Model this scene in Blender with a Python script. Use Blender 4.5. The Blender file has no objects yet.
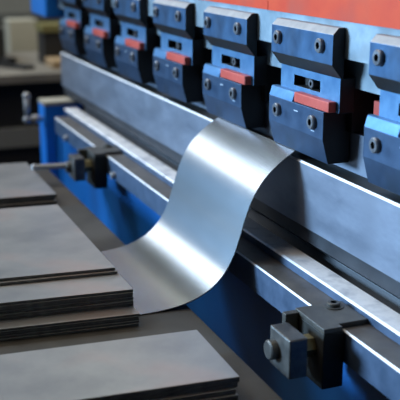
import bpy, bmesh, math, random
from mathutils import Vector, Matrix
random.seed(7)
SC = bpy.context.scene
COL = SC.collection

# ------------------------------------------------------------------ materials
def mat(name, c1, c2=None, metal=0.0, rough=0.5, scale=30.0, stretch=(1, 1, 1), bump=0.0,
        rvar=0.12, aniso=0.0, lo=0.35, hi=0.68, spec=0.5, blotch=None, blotch_scale=4.0, bl=(0.5, 0.7)):
    m = bpy.data.materials.new(name); m.use_nodes = True
    nt = m.node_tree; N = nt.nodes; L = nt.links
    b = N['Principled BSDF']
    b.inputs['Metallic'].default_value = metal
    b.inputs['Specular IOR Level'].default_value = spec
    tc = N.new('ShaderNodeTexCoord'); mp = N.new('ShaderNodeMapping')
    L.new(tc.outputs['Object'], mp.inputs['Vector'])
    mp.inputs['Scale'].default_value = stretch
    no = N.new('ShaderNodeTexNoise'); no.inputs['Scale'].default_value = scale
    no.inputs['Detail'].default_value = 6; no.inputs['Roughness'].default_value = 0.62
    L.new(mp.outputs['Vector'], no.inputs['Vector'])
    rp = N.new('ShaderNodeValToRGB')
    rp.color_ramp.elements[0].position = lo; rp.color_ramp.elements[1].position = hi
    rp.color_ramp.elements[0].color = (*c1, 1); rp.color_ramp.elements[1].color = (*(c2 or c1), 1)
    L.new(no.outputs['Fac'], rp.inputs['Fac'])
    out = rp.outputs['Color']
    if blotch:
        n2 = N.new('ShaderNodeTexNoise'); n2.inputs['Scale'].default_value = blotch_scale
        n2.inputs['Detail'].default_value = 3
        L.new(tc.outputs['Object'], n2.inputs['Vector'])
        r2 = N.new('ShaderNodeValToRGB'); r2.color_ramp.elements[0].position = bl[0]; r2.color_ramp.elements[1].position = bl[1]
        L.new(n2.outputs['Fac'], r2.inputs['Fac'])
        mx = N.new('ShaderNodeMix'); mx.data_type = 'RGBA'
        L.new(r2.outputs['Color'], mx.inputs['Factor'])
        L.new(out, mx.inputs['A']); mx.inputs['B'].default_value = (*blotch, 1)
        out = mx.outputs['Result']
    L.new(out, b.inputs['Base Color'])
    mr = N.new('ShaderNodeMapRange')
    mr.inputs['To Min'].default_value = max(0.03, rough - rvar); mr.inputs['To Max'].default_value = min(1, rough + rvar)
    L.new(no.outputs['Fac'], mr.inputs['Value']); L.new(mr.outputs['Result'], b.inputs['Roughness'])
    if aniso: b.inputs['Anisotropic'].default_value = aniso
    if bump:
        bp = N.new('ShaderNodeBump'); bp.inputs['Strength'].default_value = bump; bp.inputs['Distance'].default_value = 0.001
        L.new(no.outputs['Fac'], bp.inputs['Height']); L.new(bp.outputs['Normal'], b.inputs['Normal'])
    return m

M = {}
M['clamp'] = mat('blued_steel', (0.034, 0.09, 0.185), (0.052, 0.13, 0.25), metal=0.55, rough=0.42, scale=60, bump=0.05, blotch=(0.03, 0.06, 0.11), blotch_scale=16)
M['clamp_ground'] = mat('ground_blued_steel', (0.075, 0.20, 0.39), (0.12, 0.27, 0.46), metal=0.5, rough=0.4, scale=70, bump=0.05)
M['cream'] = mat('cream_reflector_paint', (0.60, 0.51, 0.28), (0.66, 0.56, 0.32), rough=0.5, scale=10)  # colour chosen for the warm tint it reflects into sheet and plates
M['clamp_low'] = mat('dark_blued_steel', (0.032, 0.07, 0.14), (0.05, 0.10, 0.185), metal=0.55, rough=0.40, scale=60, bump=0.05, blotch=(0.035, 0.065, 0.11), blotch_scale=18)
M['groove'] = mat('shaded_groove_steel', (0.022, 0.026, 0.034), (0.045, 0.05, 0.06), metal=0.2, rough=0.5, scale=30)  # dark steel with the shade under the bar put into its colour
M['bevel'] = mat('lit_bevel_steel', (0.27, 0.28, 0.29), (0.36, 0.36, 0.36), metal=0.4, rough=0.5, scale=80)  # paler than the clamp faces, light from above put into the colour
M['black'] = mat('shaded_black_steel', (0.006, 0.007, 0.009), (0.014, 0.015, 0.017), metal=0.1, rough=0.55, scale=60)  # near black stands in for shade on clamp sides, undersides and recesses
M['bolt'] = mat('dark_bolt_steel', (0.13, 0.14, 0.16), (0.22, 0.235, 0.26), metal=0.6, rough=0.36, scale=120)
M['redlever'] = mat('red_lacquer', (0.50, 0.07, 0.05), (0.60, 0.10, 0.07), rough=0.42, scale=50)
M['redbeam'] = mat('worn_red_paint', (0.60, 0.045, 0.008), (0.70, 0.075, 0.014), rough=0.55, spec=0.3, scale=16, blotch=(0.46, 0.075, 0.04), blotch_scale=9, bump=0.05)
M['rail'] = mat('grey_blue_plate', (0.20, 0.29, 0.36), (0.31, 0.40, 0.46), metal=0.3, rough=0.5, scale=40, blotch=(0.16, 0.20, 0.23), blotch_scale=14, bump=0.06)
M['cavity'] = mat('shaded_dark_steel', (0.014, 0.014, 0.013), (0.03, 0.028, 0.022), metal=0.3, rough=0.6, scale=25)  # near black, shade of the gaps, bar ledge and jaw block painted in
M['bar'] = mat('ground_punch_steel', (0.18, 0.22, 0.29), (0.29, 0.34, 0.43), metal=0.4, rough=0.40, scale=22, stretch=(0.6, 1, 1.6), bump=0.04, blotch=(0.22, 0.26, 0.33), blotch_scale=9, bl=(0.52, 0.74))
M['baredge'] = mat('polished_edge_steel', (0.70, 0.74, 0.80), (0.85, 0.88, 0.92), metal=0.35, rough=0.42, scale=60)
M['die'] = mat('ground_die_steel', (0.84, 0.86, 0.89), (0.93, 0.94, 0.96), metal=0.1, rough=0.38, scale=90, bump=0.06, blotch=(0.5, 0.53, 0.58), blotch_scale=40)
M['dierail'] = mat('worn_rail_steel', (0.10, 0.095, 0.09), (0.18, 0.165, 0.15), metal=0.35, rough=0.5, scale=45, blotch=(0.10, 0.085, 0.07), blotch_scale=16)
M['railface'] = mat('dark_rail_face', (0.06, 0.10, 0.17), (0.10, 0.15, 0.24), metal=0.45, rough=0.5, scale=45)
M['blue'] = mat('blue_machine_paint', (0.005, 0.12, 0.40), (0.008, 0.15, 0.47), rough=0.42, scale=12, blotch=(0.004, 0.085, 0.28), blotch_scale=6)
M['bluebox'] = mat('bright_blue_paint', (0.01, 0.22, 0.80), (0.015, 0.25, 0.86), rough=0.45, scale=12)
M['endtop'] = mat('bare_cap_steel', (0.46, 0.44, 0.36), (0.54, 0.52, 0.44), metal=0.1, rough=0.5, scale=40)
M['sheet'] = mat('brushed_sheet_steel', (0.52, 0.57, 0.61), (0.57, 0.62, 0.66), metal=0.96, rough=0.255, scale=60, stretch=(0.35, 2, 2), rvar=0.004, blotch=(0.49, 0.53, 0.55), blotch_scale=12)
M['plate'] = mat('mill_steel_plate', (0.29, 0.29, 0.30), (0.44, 0.425, 0.415), metal=0.5, rough=0.36, scale=9, blotch=(0.42, 0.31, 0.29), blotch_scale=8, rvar=0.08)  # warm blotches paint in reflections on the plates
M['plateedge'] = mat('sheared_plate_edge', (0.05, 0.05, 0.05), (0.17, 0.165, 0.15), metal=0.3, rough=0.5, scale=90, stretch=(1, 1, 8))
M['bench'] = mat('stained_bench_top', (0.034, 0.031, 0.027), (0.072, 0.064, 0.055), metal=0.1, rough=0.55, scale=14, blotch=(0.022, 0.02, 0.019), blotch_scale=6)
M['darkmetal'] = mat('dark_clamp_steel', (0.07, 0.067, 0.06), (0.13, 0.122, 0.108), metal=0.4, rough=0.45, scale=60, bump=0.1)
M['nut'] = mat('oiled_nut_steel', (0.085, 0.085, 0.083), (0.16, 0.155, 0.145), metal=0.55, rough=0.38, scale=70)
M['brass'] = mat('brassy_spacer', (0.28, 0.24, 0.13), (0.36, 0.31, 0.17), metal=0.7, rough=0.4, scale=60)
M['rod'] = mat('bare_rod_steel', (0.34, 0.35, 0.37), (0.46, 0.47, 0.48), metal=0.25, rough=0.4, scale=50)
M['floor'] = mat('dark_shop_floor', (0.05, 0.05, 0.05), (0.09, 0.088, 0.082), rough=0.7, scale=5)
M['wall'] = mat('beige_shop_wall', (0.42, 0.43, 0.39), (0.46, 0.47, 0.43), rough=0.8, scale=3)
M['walltrim'] = mat('grey_wall_trim', (0.20, 0.21, 0.20), rough=0.8)
M['bgdark'] = mat('dark_cabinet_paint', (0.012, 0.013, 0.014), (0.02, 0.02, 0.02), rough=0.7, scale=8)
M['bgtop'] = mat('grey_rear_top', (0.17, 0.16, 0.14), (0.25, 0.235, 0.20), rough=0.6, scale=10)
M['olive'] = mat('olive_paint', (0.16, 0.15, 0.05), (0.22, 0.20, 0.08), rough=0.6, scale=20)
M['tan'] = mat('tan_carton', (0.34, 0.24, 0.13), (0.40, 0.29, 0.17), rough=0.8, scale=20)
M['beige'] = mat('pale_beige_paint', (0.42, 0.42, 0.34), (0.47, 0.46, 0.38), rough=0.6, scale=8)
M['mark'] = mat('engraved_line', (0.45, 0.52, 0.60), metal=0.4, rough=0.5)

# ------------------------------------------------------------------ mesh helpers
def newbm(): return bmesh.new()
def link(name, bm, m, parent=None, bevel=0.0, seg=2, smooth=False):
    me = bpy.data.meshes.new(name)
    bmesh.ops.recalc_face_normals(bm, faces=bm.faces)
    bm.to_mesh(me); bm.free()
    for k in (m if isinstance(m, (list, tuple)) else [m]): me.materials.append(M[k])
    o = bpy.data.objects.new(name, me); COL.objects.link(o)
    if parent: o.parent = parent
    if smooth:
        for p in me.polygons: p.use_smooth = True
    if bevel:
        b = o.modifiers.new('bevel', 'BEVEL'); b.width = bevel; b.segments = seg; b.limit_method = 'ANGLE'; b.angle_limit = math.radians(28)
    return o
def box(bm, x0, x1, y0, y1, z0, z1, mi=0):
    v = [bm.verts.new((x, y, z)) for x in (x0, x1) for y in (y0, y1) for z in (z0, z1)]
    fs = []
    for f in ((0, 1, 3, 2), (4, 6, 7, 5), (0, 4, 5, 1), (2, 3, 7, 6), (0, 2, 6, 4), (1, 5, 7, 3)):
        fa = bm.faces.new([v[i] for i in f]); fa.material_index = mi; fs.append(fa)
    return fs
def prism(bm, prof, x0, x1, mis=None):
    """profile of (y,z) points swept along x; mis = material index per profile edge"""
    a = [bm.verts.new((x0, y, z)) for y, z in prof]; b = [bm.verts.new((x1, y, z)) for y, z in prof]
    n = len(prof)
    for i in range(n):
        f = bm.faces.new((a[i], a[(i + 1) % n], b[(i + 1) % n], b[i]))
        if mis: f.material_index = mis[i]
    f1 = bm.faces.new(a[::-1]); f2 = bm.faces.new(b)
    if mis and len(mis) > n: f1.material_index = mis[n]; f2.material_index = mis[n]
def rings(bm, loops, cap0=True, cap1=True, mis=None):
    vs = [[bm.verts.new(p) for p in l] for l in loops]
    n = len(loops[0])
    for k in range(len(vs) - 1):
        for i in range(n):
            f = bm.faces.new((vs[k][i], vs[k][(i + 1) % n], vs[k + 1][(i + 1) % n], vs[k + 1][i]))
            if mis: f.material_index = mis[k]
    if cap0: bm.faces.new(vs[0][::-1])
    if cap1:
        f = bm.faces.new(vs[-1])
        if mis: f.material_index = mis[-1]
def circ(c, r, ax, n=24, rot=0.0):
    """circle about centre c around axis ax ('x','y','z')"""
    P = []
    for i in range(n):
        t = 2 * math.pi * i / n + rot
        u, w = r * math.cos(t), r * math.sin(t)
        d = {'x': (0, u, w), 'y': (u, 0, w), 'z': (u, w, 0)}[ax]
        P.append((c[0] + d[0], c[1] + d[1], c[2] + d[2]))
    return P
def cyl(bm, p, q, r, n=24, r2=None, ax=None):
    p, q = Vector(p), Vector(q); d = (q - p).normalized()
    up = Vector((0, 0, 1)) if abs(d.z) < 0.9 else Vector((1, 0, 0))
    u = d.cross(up).normalized(); w = d.cross(u)
    r2 = r if r2 is None else r2
    def L(c, rr): return [c + rr * (math.cos(2 * math.pi * i / n) * u + math.sin(2 * math.pi * i / n) * w) for i in range(n)]
    rings(bm, [L(p, r), L(q, r2)])
def sphere(bm, c, r, n=16):
    bmesh.ops.create_uvsphere(bm, u_segments=n, v_segments=n // 2, radius=r, matrix=Matrix.Translation(c))
def empty(name, loc, rz=0.0):
    o = bpy.data.objects.new(name, None); COL.objects.link(o); o.location = loc; o.rotation_euler = (0, 0, rz)
    o.empty_display_size = 0.05
    return o
def tag(o, label=None, cat=None, group=None, kind=None):
    if label: o['label'] = label
    if cat: o['category'] = cat
    if group: o['group'] = group
    if kind: o['kind'] = kind
    return o
def copy_tree(o, parent=None):
    c = o.copy(); COL.objects.link(c)
    if parent:
        inv = o.matrix_parent_inverse.copy(); c.parent = parent; c.matrix_parent_inverse = inv
    for ch in list(o.children): copy_tree(ch, c)
    return c
def socket_bolt(name, parent, x, z, y=0.0, r=0.0074, h=0.0042, socket=0.50, m='bolt'):
    """round bolt head standing out from a face towards -y, with a hexagon socket sunk in it"""
    bm = newbm()
    n = 24; yo = y - h
    hexr = r * socket
    def hexl(rr, yy):
        P = []
        for i in range(n):
            t = 2 * math.pi * i / n
            k = math.cos(math.pi / 6) / math.cos((t % (math.pi / 3)) - math.pi / 6)
            P.append((x + rr * k * math.cos(t), yy, z + rr * k * math.sin(t)))
        return P
    rings(bm, [circ((x, y, z), r, 'y', n), circ((x, yo + r * .14, z), r, 'y', n), circ((x, yo, z), r * .86, 'y', n),
               hexl(hexr, yo), hexl(hexr, yo + h * .7)], mis=[0, 0, 0, 1, 1])
    return link(name, bm, [m, 'black'], parent)

# ------------------------------------------------------------------ the place
bm = newbm(); box(bm, -4.6, 3.0, -3.0, 2.6, -0.1, 0.0); tag(link('floor', bm, 'floor'), kind='structure')
bm = newbm(); box(bm, -4.7, -4.6, -3.0, 2.6, -0.1, 3.2); tag(link('wall_far', bm, 'wall'), kind='structure')
bm = newbm(); box(bm, -4.6, -4.57, -3.0, 2.6, 0.74, 0.78); tag(link('trim_1', bm, 'walltrim'), kind='structure')

# ------------------------------------------------------------------ press brake
pb = tag(empty('press_brake', (0, 0.3, 0)), 'large blue and red bending press behind the workbench', 'machine')
pb_parts = []
def pbp(name, bm, m, bevel=0.0):
    o = link(name, bm, m); o.parent = pb; o.matrix_parent_inverse = Matrix.Translation((0, -0.3, 0)); return o
X1 = 1.15
bm = newbm(); box(bm, -1.13, -0.0358, 0.012, 0.30, 1.1112, 1.165); ram = pbp('ram_panel', bm, 'redbeam')
bm = newbm(); box(bm, -0.0346, X1, 0.012, 0.30, 1.1112, 1.165); pbp('ram_panel', bm, 'redbeam')
bm = newbm(); box(bm, -1.13, X1, 0.016, 0.30, 1.1655, 1.75); tag(pbp('ram_reflector', bm, 'cream'), 'unseen cream upper beam added as a reflector')  # out-of-view face above the red band, added as a warm reflector
bm = newbm(); box(bm, -1.13, X1, 0.014, 0.30, 1.075, 1.1108); tag(pbp('clamp_rail', bm, 'rail'), 'blue-grey steel rail under the red beam')
bm = newbm(); box(bm, -1.13, X1, 0.028, 0.30, 1.045, 1.0745); pbp('rail_lip', bm, 'rail')
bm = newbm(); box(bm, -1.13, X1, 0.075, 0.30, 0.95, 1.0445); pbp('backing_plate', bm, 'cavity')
bm = newbm(); box(bm, -0.95, X1, -0.018, 0.30, 0.0, 0.813); tag(pbp('lower_beam', bm, 'blue'), 'blue painted lower beam')
bm = newbm(); box(bm, -0.93, X1, 0.036, 0.30, 0.8135, 0.835); pbp('bed_plate', bm, 'cavity')
bm = newbm(); box(bm, -1.13, X1, 0.301, 0.40, 0.0, 1.75); pbp('rear_frame', bm, 'blue')
bm = newbm(); box(bm, -1.29, -1.131, 0.0, 0.22, 1.022, 1.30); tag(link('end_housing', bm, 'bluebox', pb, bevel=0.006), 'bright blue box at the far end'); bpy.data.objects['end_housing'].matrix_parent_inverse = Matrix.Translation((0, -0.3, 0))
bm = newbm(); box(bm, -1.040, -0.981, -0.044, 0.035, 0.66, 0.852); o = pbp('end_block', bm, 'bluebox')
bm = newbm(); box(bm, -1.041, -0.980, -0.045, 0.036, 0.8525, 0.860); c = link('cap_plate', bm, 'endtop', o)
bm = newbm(); box(bm, -0.9805, -0.9505, -0.020, 0.035, 0.66, 0.80); pbp('mounting_bracket', bm, 'blue')
bm = newbm(); cyl(bm, (-1.0, -0.078, 0.823), (-1.0, -0.0445, 0.823), 0.0045); cyl(bm, (-1.0, -0.066, 0.823), (-1.0, -0.052, 0.823), 0.009)
cyl(bm, (-1.0, -0.078, 0.823), (-1.0, -0.077, 0.872), 0.0055, r2=0.0065); sphere(bm, (-1.0, -0.078, 0.823), 0.009); sphere(bm, (-1.0, -0.077, 0.873), 0.0085)
h = link('crank_handle', bm, 'rod', o, smooth=True)

# ------------------------------------------------------------------ punch bar
bm = newbm()
prism(bm, [(0.010, 0.885), (0.010, 0.9545), (0.0118, 0.9565), (0.034, 0.9570), (0.034, 0.998), (0.048, 0.998), (0.048, 0.885)], -1.045, X1, mis=[0, 1, 2, 0, 0, 0, 0, 0])
prism(bm, [(0.0135, 0.868), (0.0135, 0.8848), (0.046, 0.8848), (0.034, 0.858), (0.026, 0.858)], -1.043, X1, mis=[3, 3, 3, 3, 3, 3])
tag(link('punch_bar', bm, ['bar', 'baredge', 'cavity', 'groove']), 'long grey steel punch bar with bright top edge held under the row of clamps', 'punch')

# ------------------------------------------------------------------ lower die and its rail
bm = newbm()
prism(bm, [(-0.0155, 0.8452), (-0.0155, 0.8532), (-0.0137, 0.855), (0.0098, 0.855), (0.0108, 0.8545), (0.0185, 0.838), (0.0215, 0.838), (0.0305, 0.8545),
           (0.0318, 0.855), (0.0355, 0.855), (0.0355, 0.8358), (0.0355, 0.8355), (0.0, 0.8355), (0.0, 0.8452)], -0.925, X1,
      mis=[3, 0, 0, 1, 2, 2, 2, 1, 2, 2, 2, 2, 2, 2, 3])
tag(link('lower_die', bm, ['die', 'baredge', 'groove', 'railface']), 'long bright grooved steel die strip running below the punch bar', 'die')
dr = tag(empty('die_rail', (0, -0.03, 0.8135)), 'long flat steel rail with dark blue-grey face in front of the bright die strip', 'rail')
bm = newbm()
prism(bm, [(-0.0438, 0.8135), (-0.0438, 0.8432), (-0.0423, 0.8447), (-0.0002, 0.8447), (-0.0002, 0.8135)], -0.89, X1, mis=[1, 2, 0, 0, 1, 1])
o = link('rail_body', bm, ['dierail', 'railface', 'baredge']); o.parent = dr; o.matrix_parent_inverse = Matrix.Translation((0, 0.03, -0.8135))
for x in (-0.79, -0.4725, 0.52):
    o = socket_bolt('rail_bolt', dr, x, 0.821, -0.0438, r=0.0058, h=0.007, m='rod'); o.matrix_parent_inverse = Matrix.Translation((0, 0.03, -0.8135))

# ------------------------------------------------------------------ tool clamps (seven in a row, 200 mm apart)
def box_pocket(bm, x0, x1, y0, y1, z0, z1, px0, px1, pz0, pz1, dep):
    O = [(x0, y0, z0), (x1, y0, z0), (x1, y0, z1), (x0, y0, z1)]
    I = [(px0, y0, pz0), (px1, y0, pz0), (px1, y0, pz1), (px0, y0, pz1)]
    D = [(a, y0 + dep, b) for a, _, b in I]; B = [(a, y1, b) for a, _, b in O]
    rings(bm, [B, O, I, D], mis=[1, 0, 1, 1])
def make_clamp():
    zb = 0.967
    r = empty('tool_clamp', (0, 0, zb))
    def part(name, bm, m, bevel=0.0, parent=r):
        o = link(name, bm, m, bevel=bevel); o.parent = parent
        if parent is r: o.matrix_parent_inverse = Matrix.Translation((0, 0, -zb))
        return o
    bm = newbm()
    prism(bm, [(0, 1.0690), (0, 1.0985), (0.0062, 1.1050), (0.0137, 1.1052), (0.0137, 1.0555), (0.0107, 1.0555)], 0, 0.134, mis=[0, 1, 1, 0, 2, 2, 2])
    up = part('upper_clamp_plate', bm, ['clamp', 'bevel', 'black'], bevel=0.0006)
    for x in (0.018, 0.111): socket_bolt('bolt', up, x, 1.0862)
    bm = newbm()
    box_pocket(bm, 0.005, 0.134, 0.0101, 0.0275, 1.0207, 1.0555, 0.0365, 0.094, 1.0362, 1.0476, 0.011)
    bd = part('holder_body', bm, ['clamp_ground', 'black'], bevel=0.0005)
    socket_bolt('slot_bolt', bd, 0.068, 1.0415, 0.0211, r=0.0052, h=0.008)
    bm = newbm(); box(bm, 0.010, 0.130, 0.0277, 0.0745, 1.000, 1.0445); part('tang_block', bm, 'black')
    bm = newbm()
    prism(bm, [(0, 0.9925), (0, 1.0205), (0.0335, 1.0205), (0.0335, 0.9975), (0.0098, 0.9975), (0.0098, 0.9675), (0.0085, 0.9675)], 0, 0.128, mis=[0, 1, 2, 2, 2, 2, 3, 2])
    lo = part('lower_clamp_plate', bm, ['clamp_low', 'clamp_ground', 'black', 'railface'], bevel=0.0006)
    return r, lo, part
# the lower plate is notched round the holder body, so build it as a front plate only
def make_clamp2():
    r, lo, part = make_clamp()
    me = lo.data; bm = newbm()
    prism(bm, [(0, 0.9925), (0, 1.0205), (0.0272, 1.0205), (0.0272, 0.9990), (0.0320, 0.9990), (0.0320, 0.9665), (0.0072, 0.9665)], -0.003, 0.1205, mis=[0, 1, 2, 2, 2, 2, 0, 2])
    bmesh.ops.recalc_face_normals(bm, faces=bm.faces); bm.to_mesh(me); bm.free()
    for x in (0.0197, 0.0998): socket_bolt('bolt', lo, x, 1.0072)
    bm = newbm(); prism(bm, [(0.0004, 1.0206), (0.0034, 1.0306), (0.0045, 1.0312), (0.0099, 1.0312), (0.0099, 1.0206)], -0.003, 0.0515, mis=[1, 1, 1, 0, 0, 1])
    link('ledge_stop', bm, ['clamp', 'clamp_ground'], lo)
    bm = newbm(); box(bm, 0.057, 0.066, -0.0002, 0.001, 1.0120, 1.0132); link('engraved_mark', bm, 'mark', lo)
    bm = newbm(); box(bm, 0.096, 0.103, -0.0002, 0.001, 0.9976, 0.9986); link('engraved_mark', bm, 'mark', lo)
    bm = newbm(); box(bm, 0.0550, 0.129, 0.0006, 0.0098, 1.0212, 1.0320)
    tag(part('release_lever', bm, 'redlever', bevel=0.0012), 'red release lever')
    return r
LAB = {0: 'tool clamp above the upper right corner of the bent sheet, second nearest',
       -1: 'nearest tool clamp, only its left half inside the right edge of the photo',
       1: 'tool clamp above the upper left corner of the bent sheet',
       2: 'blurred tool clamp over the bare punch bar, first one left of the bent sheet',
       3: 'blurred tool clamp second from the bent sheet, counting towards the far end',
       4: 'blurred tool clamp second from the far end of the punch bar',
       5: 'most blurred tool clamp, at the far end of the punch bar below the blue box'}
LAB[3] = 'blurred tool clamp midway along the row, third from the far end of the punch bar'
proto = make_clamp2()
for k in (0, -1, 1, 2, 3, 4, 5):
    o = proto if k == 0 else copy_tree(proto)
    o.location.x = -0.2 * k
    tag(o, LAB[k], 'clamp', 'tool clamps along the press')
    if k == -1:
        bm = newbm(); box(bm, -0.045, 0.004, 0.036, 0.060, 1.012, 1.036)
        w = link('side_wedge', bm, 'redlever', o, bevel=0.001); w.matrix_parent_inverse = Matrix.Translation((0, 0, -0.967)); w['label'] = 'dark red wedge'

# ------------------------------------------------------------------ bent sheet
prof = [(0.0085, 0.9660), (-0.0080, 0.9560), (-0.0235, 0.9432), (-0.0348, 0.9303), (-0.0432, 0.9155), (-0.0494, 0.8995), (-0.0543, 0.8830), (-0.0592, 0.8665),
        (-0.0653, 0.8495), (-0.0752, 0.8325), (-0.0892, 0.8188), (-0.1068, 0.8095), (-0.1270, 0.8040), (-0.1490, 0.8014), (-0.1745, 0.8012)]
def spline(P, n):
    out = []
    for i in range(len(P) - 1):
        p0 = P[max(0, i - 1)]; p1 = P[i]; p2 = P[i + 1]; p3 = P[min(len(P) - 1, i + 2)]
        for k in range(n):
            t = k / n
            out.append(tuple(0.5 * (2 * b + (c - a) * t + (2 * a - 5 * b + 4 * c - d) * t * t + (3 * b - a - 3 * c + d) * t ** 3) for a, b, c, d in zip(p0, p1, p2, p3)))
    out.append(P[-1]); return out
# smooth the measured profile a little before sweeping it
Q = [prof[0]] + [tuple(0.25 * a + 0.5 * b + 0.25 * c for a, b, c in zip(prof[i - 1], prof[i], prof[i + 1])) for i in range(1, len(prof) - 1)] + [prof[-1]]
S = spline(Q, 6)
bm = newbm(); th = 0.0011
nx = 2
rows = []
for i, (y, z) in enumerate(S):
    a = S[max(0, i - 1)]; b = S[min(len(S) - 1, i + 1)]
    ty, tz = b[0] - a[0], b[1] - a[1]; l = math.hypot(ty, tz); ny, nz = -tz / l, ty / l     # normal
    if nz < 0 : ny, nz = -ny, -nz
    rows.append(((y, z), (y - ny * th, z - nz * th)))
vt = [[bm.verts.new((x, r[0][0], r[0][1])) for x in (-0.168, 0.047)] for r in rows]
vb = [[bm.verts.new((x, r[1][0], r[1][1])) for x in (-0.168, 0.047)] for r in rows]
for i in range(len(rows) - 1):
    f = bm.faces.new((vt[i][0], vt[i][1], vt[i + 1][1], vt[i + 1][0])); f.smooth = True
    f = bm.faces.new((vb[i][1], vb[i][0], vb[i + 1][0], vb[i + 1][1])); f.smooth = True
    f = bm.faces.new((vt[i][1], vb[i][1], vb[i + 1][1], vt[i + 1][1])); f.material_index = 1
    f = bm.faces.new((vt[i][0], vt[i + 1][0], vb[i + 1][0], vb[i][0])); f.material_index = 1
bm.faces.new((vt[0][0], vb[0][0], vb[0][1], vt[0][1])); bm.faces.new((vt[-1][0], vt[-1][1], vb[-1][1], vb[-1][0]))
bmesh.ops.recalc_face_normals(bm, faces=bm.faces)
for e in bm.edges:
    if e.is_manifold and e.calc_face_angle(0) > 0.9: e.smooth = False
tag(link('bent_sheet', bm, ['sheet', 'plateedge']), 'wide shiny steel sheet curving in an S from the punch bar down onto the bench', 'metal sheet')

# ------------------------------------------------------------------ rail clamps
def rail_clamp(name, x0, label, rod):
    zt = 0.8447
    r = tag(empty(name, (x0, -0.0438, 0.8135)), label, 'clamp')
    inv = Matrix.Translation((0, 0.0438, -0.8135))
    def part(nm, bm, m, bevel=0.0):
        o = link(nm, bm, m, bevel=bevel); o.parent = r; o.matrix_parent_inverse = inv; return o
    bm = newbm()
    # jaw plate lying on the rail, with the corner notched, and a block hanging down in front of it
    pts = [(-0.002, -0.066), (0.054, -0.066), (0.054, -0.0465), (0.047, -0.0465), (0.047, -0.0162), (-0.002, -0.0162)]
    a = [bm.verts.new((x, y, zt + 0.0002)) for x, y in pts]; b = [bm.verts.new((x, y, zt + 0.0050)) for x, y in pts]
    bm.faces.new(a[::-1]); bm.faces.new(b)
    for i in range(6): bm.faces.new((a[i], a[(i + 1) % 6], b[(i + 1) % 6], b[i]))
    part('jaw_plate', bm, 'darkmetal', 0.0006)
    bm = newbm(); box(bm, -0.002, 0.054, -0.066, -0.0442, 0.790, 0.8446); part('jaw_block', bm, 'cavity', 0.0008)
    bm = newbm(); cyl(bm, (0.008, -0.030, zt + 0.005), (0.008, -0.030, zt + 0.0058), 0.010); w = part('washer', bm, 'darkmetal')
    bm = newbm(); c = (0.008, -0.030, zt + 0.0058); n = 24
    rings(bm, [circ(c, 0.0066, 'z', n), circ((c[0], c[1], c[2] + 0.0028), 0.0066, 'z', n), circ((c[0], c[1], c[2] + 0.0035), 0.0056, 'z', n),
               circ((c[0], c[1], c[2] + 0.0035), 0.0032, 'z', n), circ((c[0], c[1], c[2] + 0.0012), 0.0032, 'z', n)], mis=[0, 0, 0, 1, 1])
    part('cap_screw', bm, ['darkmetal', 'black'])
    # fork ears, spacer, square nut and stud towards the bench
    bm = newbm(); box(bm, -0.002, 0.006, -0.080, -0.0662, 0.806, 0.848); part('fork_ear', bm, 'darkmetal', 0.0008)
    bm = newbm(); cyl(bm, (0.032, -0.0813, 0.826), (0.032, -0.0664, 0.826), 0.0105, n=6); part('spacer', bm, 'brass')
    bm = newbm(); box(bm, 0.0135, 0.0535, -0.1000, -0.0815, 0.8060, 0.8440); part('square_nut', bm, 'nut', 0.0014)
    bm = newbm(); n = 24; cx, cz = 0.025, 0.8245
    rings(bm, [circ((cx, -0.1001, cz), 0.0094, 'y', n), circ((cx, -0.1065, cz), 0.0094, 'y', n), circ((cx, -0.1078, cz), 0.0080, 'y', n)])
    part('stud', bm, 'nut')
    if rod:
        bm = newbm(); cyl(bm, (0.025, -0.1080, 0.8270), (0.025, -0.160, 0.8290), 0.0048); sphere(bm, (0.025, -0.160, 0.829), 0.006)
        part('handle_rod', bm, 'rod')
    return r
rail_clamp('rail_clamp', 0.1985, 'dark clamp block with square nut on the near end of the die rail', False)
rail_clamp('rail_clamp', -0.5680, 'blurred dark clamp block with long grey rod, on the far die rail', True)

# ------------------------------------------------------------------ workbench
wb = tag(empty('workbench', (0.2, -0.5, 0)), 'dark stained workbench carrying the stacks of steel plates', 'workbench')
def wbp(nm, bm, m, bevel=0.0):
    o = link(nm, bm, m, bevel=bevel); o.parent = wb; o.matrix_parent_inverse = Matrix.Translation((-0.2, 0.5, 0)); return o
bm = newbm(); box(bm, -0.68, 1.25, -0.95, -0.115, 0.772, 0.800); wbp('bench_top', bm, 'bench', 0.002)
bm = newbm(); box(bm, -0.62, 1.19, -0.90, -0.16, 0.70, 0.7715); wbp('apron', bm, 'bgdark')
for x in (-0.60, 1.13):
    for y in (-0.88, -0.22):
        bm = newbm(); box(bm, x, x + 0.05, y, y + 0.05, 0.0, 0.6995); wbp('leg', bm, 'bgdark')

# ------------------------------------------------------------------ steel plates: each one lies on the one below
def plate(w, d, t, cx, cy, z, rz, skew, label, group):
    """near right corner of the plate at (cx,cy); w along the press, d away from it; z of its underside"""
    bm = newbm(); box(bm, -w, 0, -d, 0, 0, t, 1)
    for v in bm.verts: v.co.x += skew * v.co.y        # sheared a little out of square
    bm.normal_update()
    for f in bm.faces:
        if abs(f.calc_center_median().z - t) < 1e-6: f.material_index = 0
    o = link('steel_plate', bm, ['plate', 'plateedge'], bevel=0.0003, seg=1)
    o.location = (cx, cy, z); o.rotation_euler = (0, 0, rz)
    return tag(o, label, 'metal plate', group)
ORD = ['topmost', 'second', 'third', 'fourth', 'fifth', 'sixth', 'seventh', 'eighth', 'ninth', 'tenth', 'eleventh', 'twelfth', 'thirteenth']
def lab(i, n, where):
    if i == 0: return 'topmost plate of the %s' % where
    if i == n - 1: return 'lowest plate of the %s, lying on the bench' % where
    return 'steel plate, %s from the top of the %s' % (ORD[i], where)
g = 0.0002
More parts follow.
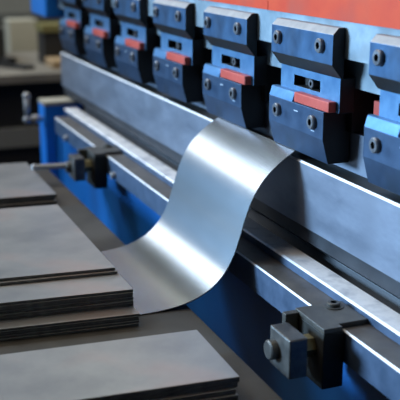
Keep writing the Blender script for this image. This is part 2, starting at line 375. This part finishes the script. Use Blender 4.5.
# front stack, lower edge of the photo
z = 0.800 + g
for i in range(4):
    n = 4 - 1 - i; t = 0.0050
    jx, jy, jr = [(0.0030, -0.0025, 0.002), (0.0015, -0.004, 0.006), (-0.001, -0.0012, -0.004), (0, 0, 0)][i]
    plate(0.1075, 0.30, t, 0.2555 + jx, -0.1500 + jy, z, math.radians(-1.3) + jr, 0.053, lab(n, 4, 'stack nearest the bottom photo edge'), 'plates of the nearest stack')
    z += t + g
# middle stack in three steps
BIG = 'big stack beside the bent sheet'
z = 0.800 + g; k = 12
for i in range(5):
    t = 0.0025; plate(0.285, 0.26, t, 0.0730 + random.uniform(-.002, .001), -0.1805 + random.uniform(-.002, .0), z, random.uniform(-.004, .004), 0.09, lab(k, 13, BIG), 'plates of the middle stack'); z += t + g; k -= 1
for i in range(6):
    t = 0.0030; plate(0.280, 0.26, t, 0.0508 + random.uniform(-.0018, .001), -0.1800 + random.uniform(-.0015, .0), z, random.uniform(-.005, .005), 0.095, lab(k, 13, BIG), 'plates of the middle stack'); z += t + g; k -= 1
for i in range(2):
    t = 0.0032; plate(0.273, 0.26, t, (0.0005, -0.0027)[i], (-0.1830, -0.1846)[i], z, (0.010, 0.0)[i], 0.098, lab(k, 13, BIG), 'plates of the middle stack'); z += t + g; k -= 1
# far stack
z = 0.800 + g
for i in range(3):
    t = 0.0050; plate(0.226, 0.26, t, -0.4155 + (0.002, -0.001, 0)[i], -0.1535 - (0.001, 0.003, 0.0)[i], z, 0.0, 0.09, lab(2 - i, 3, 'blurred stack at far left'), 'plates of the far stack'); z += t + g

# ------------------------------------------------------------------ background, far behind
rb = tag(empty('rear_workbench', (-2.2, 0.2, 0)), 'blurred dark bench with grey top far behind the press', 'workbench')
def rbp(nm, bm, m):
    o = link(nm, bm, m); o.parent = rb; o.matrix_parent_inverse = Matrix.Translation((2.2, -0.2, 0)); return o
bm = newbm(); box(bm, -2.45, -1.85, -0.9, 0.9, 0.775, 0.80); rbp('bench_top', bm, 'bgtop')
bm = newbm(); box(bm, -2.43, -1.88, -0.88, 0.88, 0.0, 0.7745); rbp('bench_cabinet', bm, 'bgdark')
bm = newbm(); box(bm, -1.8795, -1.868, -0.88, 0.145, 0.575, 0.635); rbp('drawer_front', bm, 'walltrim')
bm = newbm(); box(bm, -2.40, -2.15, -0.12, 0.088, 0.8002, 0.915); tag(link('machine_case', bm, 'bgdark', bevel=0.01), 'blurred black case at the left edge of the photo on the far bench', 'case')
bm = newbm(); box(bm, -2.65, -2.55, 0.175, 0.282, 0.0, 0.906); tag(link('locker', bm, 'beige', bevel=0.004), 'blurred pale beige locker standing behind the far bench', 'locker')
ro = tag(empty('tool_cupboard', (-2.1, 0.225, 0.8002)), 'blurred dark cupboard with olive top under the blue box on the far bench', 'cupboard')
bm = newbm(); box(bm, -0.05, 0.05, -0.030, 0.12, 0.0, 0.105); link('carcass', bm, 'bgdark', ro)
bm = newbm(); box(bm, -0.055, 0.055, -0.036, 0.125, 0.1052, 0.128); link('lid', bm, 'olive', ro)
bm = newbm(); box(bm, -2.06, -1.94, 0.195, 0.275, 0.8002, 0.825); tag(link('carton', bm, 'tan', bevel=0.002), 'blurred small tan carton on the far bench beside the end of the punch bar', 'box')
bm = newbm(); box(bm, -0.07, 0.07, -0.022, 0.022, 0, 0.012); box(bm, -0.05, -0.01, -0.016, 0.016, 0.0119, 0.03)
o = tag(link('hand_tool', bm, 'bgdark', bevel=0.003), 'blurred black tool lying on the far bench in front of the black case', 'tool'); o.location = (-2.02, 0.092, 0.8002); o.rotation_euler = (0, 0, 0.5)

# ------------------------------------------------------------------ light
w = bpy.data.worlds.new('World'); SC.world = w; w.use_nodes = True
bgn = w.node_tree.nodes['Background']; bgn.inputs['Color'].default_value = (0.55, 0.70, 1.0, 1); bgn.inputs['Strength'].default_value = 0.010
def area(name, loc, target, sx, sy, power, color):
    l = bpy.data.lights.new(name, 'AREA'); l.shape = 'RECTANGLE'; l.size = sx; l.size_y = sy; l.energy = power; l.color = color
    o = bpy.data.objects.new(name, l); COL.objects.link(o); o.location = loc
    d = Vector(target) - Vector(loc); o.rotation_euler = d.to_track_quat('-Z', 'Y').to_euler()
    return o
k = area('key_light', (-1.45, -2.75, 1.55), (0.42, 0, 0.93), 0.9, 0.6, 18, (0.44, 0.70, 1.0)); k.data.spread = math.radians(52)  # added key light, beam narrowed and aimed to brighten the near end
area('high_key_light', (-2.5, -1.7, 3.1), (0.2, 0, 0.88), 1.2, 0.8, 58, (0.72, 0.86, 1.0))  # added second key for upper faces and shadows along the press
area('end_window_high', (-3.8, -1.45, 2.25), (0, 0, 0.88), 2.2, 0.55, 16, (0.88, 0.93, 1.0))
area('low_blue_fill', (-3.8, -1.9, 1.30), (0, 0, 0.88), 2.6, 1.0, 1.3, (0.03, 0.38, 1.0))  # added dim blue fill for the middle of the bent sheet
area('ceiling_lamp', (-0.6, -1.0, 3.1), (0, -0.3, 0.8), 1.6, 1.0, 22, (1.0, 0.86, 0.70))
area('rear_fill', (-1.6, 0.0, 2.6), (-2.9, 0.3, 0.7), 0.9, 0.6, 20, (1.0, 0.96, 0.86))  # added fill that brightens the background

# ------------------------------------------------------------------ camera
cam = bpy.data.cameras.new('camera'); co = bpy.data.objects.new('camera', cam); COL.objects.link(co); SC.camera = co
f = 920.0
cam.sensor_width = 36; cam.sensor_fit = 'HORIZONTAL'; cam.lens = f * 36 / 400; cam.clip_start = 0.02
p = math.atan2(258, f); yaw = math.atan2(383, math.hypot(f, 258))
Fh = Vector((-math.cos(yaw), math.sin(yaw), 0)); F = math.cos(p) * Fh - math.sin(p) * Vector((0, 0, 1))
R = Fh.cross(Vector((0, 0, 1))); U = R.cross(F)
co.matrix_world = Matrix(((R.x, U.x, -F.x, 0.92), (R.y, U.y, -F.y, -0.4536), (R.z, U.z, -F.z, 1.185), (0, 0, 0, 1)))
cam.dof.use_dof = True; cam.dof.focus_distance = 0.95; cam.dof.aperture_fstop = cam.lens / 1000 / 0.0105

vs = SC.view_settings; vs.view_transform = 'Standard'; vs.look = 'None'; vs.gamma = 1.0; vs.exposure = 0.0; vs.use_curve_mapping = False
